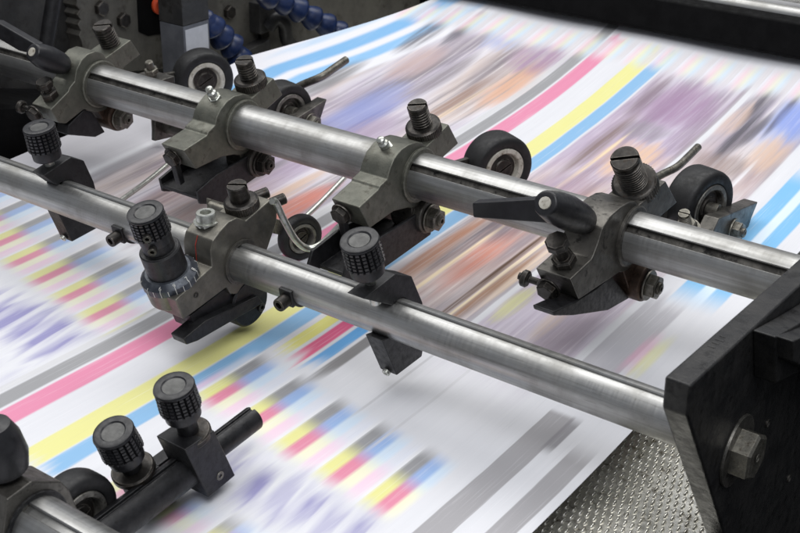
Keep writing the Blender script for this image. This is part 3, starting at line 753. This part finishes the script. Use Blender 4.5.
# ------------------------------------------------------------------ knob brackets
def knob_bracket(label, upper, lower, kb_, kt_, axpx, w=1.25, scr=None):
    X = Xat(axpx, BY, BZ)
    root = thing('knob_bracket', label, 'bracket', (X-w/2, BY, BZ), 'knob brackets on the lower shaft')
    up = yz(upper, X); lo = yz(lower, X)
    arc = ringarc(BY, BZ, BR+.03, -62, 118, 14)
    pts = up + lo + arc
    mb = MB(); mb.prismX(pts, X, X-w); mb.build('angle_plate', M_BLACK, root, bevel=.06)
    a, b2 = onX(*kb_, X-w*.55), onX(*kt_, X-w*.55); ax = (b2-a).normalized(); L = (b2-a).length
    mb = MB(); mb.knurl(b2-ax*2.5, ax, 1.17, 2.5, 20, 6); k = mb.build('ribbed_knob', M_PLAST, root, sharp=25)
    mb = MB(); mb.lathe([(0, 0), (.62, 0), (.60, .05), (0, .02)], b2-ax*.13, ax, 32); mb.build('knob_cap', M_CAP, k)
    mb = MB(); mb.cyl(a-ax*1.2, b2-ax*2.2, .34, 20); mb.lathe([(0, 0), (.55, 0), (.55, .15), (0, .15)], b2-ax*2.66, ax, 24); mb.build('threaded_stem', M_ZINC, root)
    q = onX(*scr, X-w*.5); mb = MB(); mb.socket(q, (0, -.8, -.5), .26, .2, .12, 20); mb.build('clamp_screw', M_ZINC, root)
    return root
knob_bracket('ribbed knob on a black angled bracket at the middle of the lower shaft',
    [(364, 299), (395.5, 274), (412, 276.4), (422.8, 302.5)], [(424, 345), (422, 356.5), (397, 375.4), (382, 340.6)], (372, 287), (359, 239), 398, scr=(387, 371))
knob_bracket('ribbed knob on a black angled bracket near the left end of the lower shaft',
    zz([(165, 250), (270, 180), (320, 193), (357, 272)], 0, 110, .2626), zz([(392, 400), (380, 445), (275, 502), (220, 390)], 0, 110, .2626), (50, 165), (38.5, 126), 66, scr=(64, 237))

def band_collar(label, axpx):
    X = Xat(axpx, BY, BZ); root = thing('band_collar', label, 'collar', (X, BY, BZ), 'small collars on the lower shaft')
    mb = MB(); mb.prismX(ringarc(BY, BZ, BR+.02, 196, 345, 24) + ringarc(BY, BZ, BR+.16, 345, 196, 24), X-.45, X+.45); mb.build('band', M_BLACK, root)
    p0 = V((X, BY-BR*.97, BZ-BR*.36)); d = V((0, -1, -.18)).normalized()
    mb = MB(); mb.box(p0+d*.02, (1.0, 1.2, .26), d); mb.build('screw_lug', M_BLACK, root, bevel=.06)
    mb = MB(); mb.socket(p0-V((0, 0, .12)), d, .44, .85, .24); mb.build('socket_screw', M_SCREW, root)
band_collar('small black collar with socket screw between dial clamp and middle knob', 300)
band_collar('small black collar with socket screw behind the dial knob', 132)

# ------------------------------------------------------------------ free wires and bent tubes reaching over the sheet
def wire(name, label, pts, r, mat, cat='wire'):
    mb = MB(); mb.tube(pts, r); return tag(mb.build(name, mat), label, cat)
wire('bent_tube', 'bent grey steel tube reaching over the sheet behind the second clamp', [onZ(283, 96, 4.5), onZ(300, 86, 5.5), onZ(321, 77, 6.6), onZ(333, 69, 7.0), onZ(346, 60, 7.3)], .36, M_BOLT, 'tube')
wire('bent_tube', 'bent grey steel tube reaching over the sheet behind the dark oily clamp', [onZ(648, 182, 6.5), onZ(663, 174, 6.5), onZ(677, 167, 6.6), onZ(688, 157, 6.8), onZ(698, 147, 7.0)], .30, M_BOLT, 'tube')
wire('wire_rod', 'thin straight wire between the left knob bracket and second upper clamp', [onZ(112, 207, 3.0), onZ(150, 179, 3.2), onZ(185, 150, 4.2)], .20, M_ZINC)
wire('wire_rod', 'thin straight wire rising from the small wheel to the third upper clamp', [onZ(292, 229, 2.2), onZ(318, 205, 3.0), onZ(350, 172, 4.0)], .20, M_ZINC)

# ------------------------------------------------------------------ lower left: cross shaft, octagonal clamp, black rod with two knob blocks
XC = -41.0
# black rod runs along the feed
re = onZ(253.8, 417.7, 2.6); XC = re.x
rb = onX(145, 501, XC); rd = (rb-re).normalized(); far = re + rd*26
mb = MB(); ax = -rd
n = 48; M_ = frame(ax)
pts = []
upl = M_.inverted() @ V((0, -.2, 1)); t0 = math.atan2(upl.y, upl.x)
def keyed(start, end, R_, g):
    hw = math.asin(g/R_); pts = []
    for i in range(n+1):
        t = t0+hw+(2*math.pi-2*hw)*i/n; pts.append(start + M_ @ V((R_*math.cos(t), R_*math.sin(t), 0)))
    for sg in (-1, 1):
        q_ = R_*.78; pts.append(start + M_ @ V((q_*math.cos(t0)-sg*g*math.sin(t0), q_*math.sin(t0)+sg*g*math.cos(t0), 0)))
    m_ = MB(); m_.prism(pts, end-start); return m_
o = keyed(far, re, .70, .12).build('black_rod', M_BLACK, bevel=.05)
tag(o, 'short black grooved rod with rounded end pointing along the sheet', 'rod')
CUR[1] = V(o.location)/S
keyed(far, re+rd*3.6, .95, .13).build('thick_section', M_BLACK, o, bevel=.05)
def knob_block(label, face, ktop, kbase, X, w):
    root = thing('knob_block', label, 'knob block', V((X-w/2,)+yz([face[0]], X)[0]), 'knob blocks on the black rod')
    mb = MB(); mb.prismX(yz(face, X), X, X-w); blk = mb.build('block', M_BLACK, root, bevel=.07)
    q = onX((face[2][0]+face[3][0])/2-2, (face[2][1]+face[3][1])/2-11, X); mb = MB(); mb.socket(q-V((.2, 0, 0)), (1, 0, 0), .26, .24, .13, 24); mb.build('grub_screw', M_BOLT, blk)
    a, b2 = onX(*kbase, X-w*.5), onX(*ktop, X-w*.5); ax = (b2-a).normalized()
    mb = MB(); mb.lathe([(0, 0), (1.12, 0), (1.16, .06), (1.16, .32), (1.08, .4), (.6, .42), (0, .42)], a-ax*.1, ax, 48); mb.build('flange', M_SCREW, root)
    mb = MB(); mb.cyl(a, b2-ax*2.2, .55, 24); mb.build('stem', M_BLACK, root)
    mb = MB(); mb.knurl(b2-ax*2.2, ax, 1.12, 2.2, 20, 6); k = mb.build('ribbed_knob', M_PLAST, root, sharp=25)
    mb = MB(); mb.lathe([(0, 0), (.68, 0), (.66, .05), (0, .02)], b2-ax*.13, ax, 32); mb.build('knob_cap', M_CAP, k)
knob_block('ribbed knob on square block with grub screw, nearer the end of the black rod',
    [(184.9, 450), (214.4, 430.4), (235.5, 475.4), (208.8, 498)], (173.3, 385), (190, 435), XC+1.15, 2.1)
knob_block('ribbed knob on low block further from the rod end, above the cross shaft wheel',
    [(131, 487), (160, 466), (180, 508), (152, 528)], (112.5, 431), (134, 471), XC-.7, 1.0)
# bar between the two blocks
mb = MB(); p1, p2 = onX(148, 468, XC-1.9), onX(178, 446, XC-1.9)
mb.prism([p1+V((0, 0, .5)), p2+V((0, 0, .5)), p2-V((0, 0, .6)), p1-V((0, 0, .6))], (.8, 0, 0))
tag(mb.build('link_bar', M_BLACK, bevel=.06), 'flat black bar linking the two knob blocks beside the rod', 'bar')

DZ = 4.2; DR = 1.5
dc = onZ(47, 531, DZ); DY = dc.y
XD = Xat(37, DY, DZ)
rod('cross_shaft', 'short keyed steel shaft crossing the bottom left corner of the view', DY, DZ, DR, [(-75, XD+14, True)], 110, .42, .22)
root = thing('octagonal_clamp', 'dark eight sided clamp with black handle and wheel, bottom left corner', 'clamp', (XD, DY, DZ))
oc = yz([(3, 530), (7.4, 499.5), (31.8, 481.5), (61.5, 481.5), (70, 490), (81.7, 517.6), (88, 538)], XD)
oc += [(DY+2.4, DZ-1.9), (DY+1.0, DZ-2.6), (DY-1.2, DZ-2.6), (DY-2.4, DZ-1.4)]
mb = MB(); mb.prismX(oc, XD, XD-2.2); mb.build('clamp_body', M_CASTD, root, bevel=.1)
mb = MB(); mb.lathe([(DR+.02, 0), (DR+.25, 0), (DR+.25, .1), (DR+.02, .1)], (XD, DY, DZ), (1, 0, 0), 48, close=True); mb.build('collar', M_BLACK, root)
a, b2 = onX(10, 484, XD-1.4), onX(-8, 425, XD-1.4); ax = b2-a; L = ax.length; r = 1.15
mb = MB(); mb.lathe([(0, 0), (.4, 0), (.4, .55), (r*.7, .7), (r*.95, 1.0), (r*1.08, L*.5), (r*.96, L*.8), (r*.7, L), (0, L+.1)], a, ax, 36); mb.build('locking_handle', M_PLAST, root)
wc = ground(84, 520, 2.3)
wheel(wc, 2.3, 1.5, root, M_RIMD)
mb = MB(); mb.prism([V((wc.x-1.9, DY+.5, DZ+.6)), V((wc.x-1.9, wc.y+.6, wc.z+.6)), V((wc.x-1.9, wc.y+.6, wc.z-.6)), V((wc.x-1.9, DY+.5, DZ-.8))], (.4, 0, 0)); mb.cyl((wc.x-1.9, wc.y, wc.z), (wc.x-1.2, wc.y, wc.z), .4, 20); mb.build('wheel_arm', M_BLACK, root, bevel=.05)

# ------------------------------------------------------------------ side plate at the right
root = thing('side_plate', 'black cast machine side plate with big hex bolt at the right edge', 'side plate', (XP, BY, BZ))
mb = MB(); mb.prismX(yz([(691, 385.6), (800, 285.6), (880, 210), (940, 330), (930, 640), (760, 650), (724.6, 533), (687.7, 416.4)], XP), XP, XP-1.25); mb.build('plate', M_PLATE, root, bevel=.14)
c0 = onX(735.5, 450, XP)
mb = MB(); mb.lathe([(0, 0), (1.9, 0), (1.93, .06), (1.9, .16), (1.2, .18), (0, .18)], c0, (1, 0, 0), 56); w_ = mb.build('washer', M_CASTD, root)
mb = MB(); mb.lathe([(0, 0), (1.32, 0), (1.32, .86), (1.16, .98), (0, .88)], c0+V((.16, 0, 0)), (1, -.0, 0), 6)
mb.lathe([(0, 0), (.22, 0), (.2, .02), (.1, -.06), (0, -.06)], c0+V((1.15, 0, 0)), (1, 0, 0), 20); mb.build('hex_bolt', M_BOLT, root)
for px, py in ((767, 423), (788.5, 478)):
    q = onX(px, py, XP); mb = MB(); mb.lathe([(.14, 0), (.26, 0), (.26, .05), (.2, .09), (.14, .03)], q, (1, 0, 0), 24, close=True); mb.build('threaded_hole', M_SCREW, root)
# raised pads cast on the plate
q = onX(752.8, 337, XP); mb = MB()
f_ = yz([(776, 337), (800, 323), (860, 285), (870, 330), (800, 372), (776, 384)], XP+1.15)
mb.prismX(f_, XP+1.15, XP); mb.build('cast_pad', M_PLATE, root, bevel=.1)
f_ = yz([(793, 341), (850, 316), (870, 400), (812, 372), (793, 362)], XP+1.9); mb = MB(); mb.prismX(f_, XP+1.9, XP+1.0); mb.build('cast_lug', M_PLATE, root, bevel=.1)
# faint raised foundry marks on the slanted upper edge of the plate
e0, e1 = yz([(691, 385.6), (800, 285.6)], XP); d = V((0, e1[0]-e0[0], e1[1]-e0[1])).normalized(); nn = V((0, -d.z, d.y))
mb = MB(); A0 = V((XP-1.25, e0[0], e0[1]))
for k, (u, wv) in enumerate(((3.9, .35), (4.35, .35), (4.75, .4), (5.2, .3))):
    p = A0 + d*u + nn*.0 + V((.30, 0, 0)); mb.prism([p, p+V((wv, 0, 0)), p+V((wv, 0, 0))+d*.09, p+d*.07], nn*.02)
mb.build('cast_marks', M_PLATE, root)

# ------------------------------------------------------------------ black cross bar over the far end of the sheet, with a bright rail on it
pb0 = ground(640, 30, .9)
yb, zb = pb0.y, pb0.z
ztop = onY(800, 24, yb+.6).z
mb = MB(); mb.prismX([(yb, zb), (yb-.3, zb+.3), (yb+.6, ztop), (yb+3.2, ztop+.1), (yb+5, zb+.6)], -84, 10)
tag(mb.build('cross_bar', M_DARK, bevel=.2), 'wide black cross bar above the far end of the sheet', 'cross bar')
q = onY(800, 17, yb+3.5)
mb = MB(); mb.cyl((-80, yb+3.5, q.z), (10, yb+3.5, q.z), .85, 40)
mb.build('bright_rail', M_STEEL)['label'] = 'bright steel rail running along behind the black cross bar'
bpy.data.objects['bright_rail']['category'] = 'rail'
mb = MB(); mb.cyl((-80, yb+9, q.z+1.5), (10, yb+9, q.z+1.5), 1.6, 40)
tag(mb.build('dark_roller', M_CHROME), 'dull steel roller behind the bright rail in the top right corner', 'roller')

# ------------------------------------------------------------------ machine housing behind on the left
XH = -99.0
root = thing('machine_housing', 'dark grey cast machine housing filling the top left background', 'machine housing', (XH, 95, 0))
mb = MB(); mb.prismX([(40, -3), (170, -3), (170, 18), (40, 18)], XH, XH-3); mb.build('back_panel', M_HOUSE2, root, bevel=.3)
X2 = XH+2.0
ser = yz([(66, -8), (82, -2)], X2); pts = []
edge = [(74, -12), (77, 0), (76, 6), (80, 10), (77, 15), (81, 20), (78, 25), (81, 31), (79, 36), (82, 42), (84, 60), (90, 75)]
pts = yz(edge, X2)
rt = yz([(150, 70), (240, 62), (420, 10), (420, -40)], X2)
mb = MB(); mb.prismX(pts + rt, X2, XH); mb.build('toothed_panel', M_HOUSE, root, bevel=.08)
mb = MB(); mb.prismX(yz([(137, -6), (139, 32), (148, 36), (166, 33), (164, -6)], X2+.1), X2+.12, X2-.6); sl2 = mb.build('slot', M_DARK, root)
for px, py in ((100, 8), (122, 20), (228, 12), (262, 34)):
    p_ = onX(px, py, X2); m3 = MB(); m3.hexhead(p_, (1, 0, 0), .8, .6); m3.build('panel_bolt', M_SCREW, root)
for a_, b_2 in (((250, 2), (300, -14)), ((236, 50), (262, 44))):
    p_, q_ = onX(*a_, X2+.2), onX(*b_2, X2+.2); m3 = MB(); m3.prismX([(p_.y, p_.z), (q_.y, p_.z+.5), (q_.y, p_.z-3.2), (p_.y, p_.z-3.6)], X2+1.6, X2-.3); m3.build('cast_rib', M_HOUSE2, root, bevel=.15)
m3 = MB(); m3.tube([onX(268, 28, X2+2), onX(276, 18, X2+2.6), onX(284, 24, X2+3), onX(287, 40, X2+2.6), onX(296, 50, X2+2)], .8); m3.build('black_cable', M_BLACK, root)
q = onX(158, 5, X2+.4); mb = MB(); mb.lathe([(0, 0), (.9, 0), (.95, .3), (.7, .5), (0, .5)], q, (1, 0, 0), 28); mb.build('orange_cap', M_ORANGE, root)
mb = MB(); mb.prismX([(45, -2.5), (75, -2.5), (75, 1.5), (64, 4.5), (45, 4.5)], XH+.1, -89.5); mb.build('dark_ledge', M_DARK, root, bevel=.2)
# strut
a, b2 = onX(46, 50, X2+2), onX(56, -12, X2+2)
mb = MB(); mb.tube([a-(b2-a)*.1, b2], .75, 16); tag(mb.build('black_strut', M_BLACK), 'black strut standing upright behind the handle in the top left', 'strut')
# pillar block with pale lower face
Xq = X2+5.5
root = thing('square_pillar', 'square grey pillar with pale lower face behind the far rubber wheel', 'pillar', onX(190, 60, Xq))
c1 = onX(183, 27, Xq); c2 = onX(209, 23, Xq); wq = 3.4
mb = MB(); y0_, y1_ = c1.y, c2.y
zt = c1.z; zb_ = onX(183, 72, Xq).z
mb.prismX([(y0_, zt), (y1_, zt), (y1_, zb_-4), (y0_, zb_-4)], Xq, Xq-wq); mb.build('lower_face', M_PILG, root, bevel=.08)
mb = MB(); mb.prismX([(y0_+.25, zt-.4), (y1_-.25, zt-.4), (y1_-.25, zb_-3), (y0_+.25, zb_-3)], Xq+.04, Xq-.1); mb.build('pale_label', M_PILW, root)
mb = MB(); mb.prismX([(y0_-.02, zt+.05), (y1_+.02, zt+.05), (y1_+.02, zt+8), (y0_-.02, zt+8)], Xq+.03, Xq-wq-.03); mb.build('upper_block', M_HOUSE2, root, bevel=.08)
# blue segmented coolant hoses
def hose(label, pts, r):
    mb = MB(); P_ = [V(p) for p in pts]
    for a, b2 in zip(P_, P_[1:]):
        ax = b2-a; L = ax.length
        mb.lathe([(0, -.25*L), (r*.5, -.25*L), (r*.62, -.1*L), (r*.60, L*.18), (r*.70, L*.25), (r*.98, L*.72), (r*1.0, L*.86), (r*.86, L*.95), (r*.5, L), (0, L)], a, ax, 28)
    tag(mb.build('coolant_hose', M_BLUE, sharp=60), label, 'hose', 'blue segmented hoses')
hose('blue segmented hose curling down beside the square pillar', [onX(206, 18, X2+4.5), onX(214, 30, X2+4.5), onX(224, 39, X2+4.5), onX(234, 48, X2+4.8), onX(241, 62, X2+5)], 1.5)
hose('blue segmented hose running along the dark housing above the blue stripes', [onX(258, -8, X2+4.5), onX(272, -2, X2+4.5), onX(288, 4, X2+5), onX(302, 12, X2+5.5), onX(316, 20, X2+6), onX(330, 27, X2+6.5), onX(341, 34, X2+7)], 1.45)
# small bolt beside the pillar
q = onX(152, 73, XA['a1']-1); root = thing('small_bolt', 'small pale bolt behind the upper shaft, left of the far wheel', 'bolt', q)
mb = MB(); mb.hexhead(q, (0, -.3, 1), .62, .45); mb.cyl(q+V((0, -.1, .4)), q+V((0, -.3, 1.1)), .36, 20, .08); mb.cyl(q-V((0, 0, 6)), q, .4, 20); mb.build('head', M_BOLT, root)
mb = MB(); mb.box(q+V((-.2, .6, -.7)), (3.0, 1.6, .7)); mb.build('strap', M_CASTD, root, bevel=.08)

# ------------------------------------------------------------------ floor of darkness under the machine: base casting
mb = MB(); mb.box((-60, 75, -22), (320, 320, 4))
tag(mb.build('ground', M_DARK), 'dark base under the machine', 'base', kind='structure')
mb = MB(); mb.prismX([(138, -20), (142, -20), (142, 12), (138, 12)], -160, 60)
o = mb.build('back_wall', M_DARK); tag(o, 'dark machine interior behind the sheet', 'wall', kind='structure')

# ------------------------------------------------------------------ light: large soft ceiling lamps
w = bpy.data.worlds.new('World'); scn.world = w; w.use_nodes = True
bg = w.node_tree.nodes['Background']; bg.inputs[0].default_value = (.80, .84, .92, 1); bg.inputs[1].default_value = .33
def area(name, loc, target, sx, sy, power, col=(1, 1, 1)):
    l = bpy.data.lights.new(name, 'AREA'); l.shape = 'RECTANGLE'; l.size = sx*S; l.size_y = sy*S; l.energy = power; l.color = col
    o = bpy.data.objects.new(name, l); COL.objects.link(o); o.location = V(loc)*S
    o.rotation_euler = (V(target)-V(loc)).to_track_quat('-Z', 'Y').to_euler(); return o
area('ceiling_lamp', (-110, 122, 200), (-60, 66, 0), 350, 150, 53, (1, .99, .97))
area('ceiling_lamp', (20, -10, 150), (-45, 50, 0), 90, 90, 15, (.97, .98, 1))

# ------------------------------------------------------------------ camera
cd = bpy.data.cameras.new('camera'); cam = bpy.data.objects.new('camera', cd); COL.objects.link(cam); scn.camera = cam
cd.sensor_fit = 'HORIZONTAL'; cd.sensor_width = 36; cd.lens = F*36/800
right = V((AX[0].x, AX[1].x, AX[2].x)); down = V((AX[0].y, AX[1].y, AX[2].y)); fwd = V((AX[0].z, AX[1].z, AX[2].z))
M4 = Matrix((right, -down, -fwd)).transposed().to_4x4(); M4.translation = CAM*S
cam.matrix_world = M4
cd.clip_start = .01; cd.clip_end = 20
cd.dof.use_dof = True; cd.dof.focus_distance = .80; cd.dof.aperture_fstop = 30
vs = scn.view_settings; vs.view_transform = 'Standard'; vs.look = 'None'; vs.exposure = 0; vs.gamma = 1
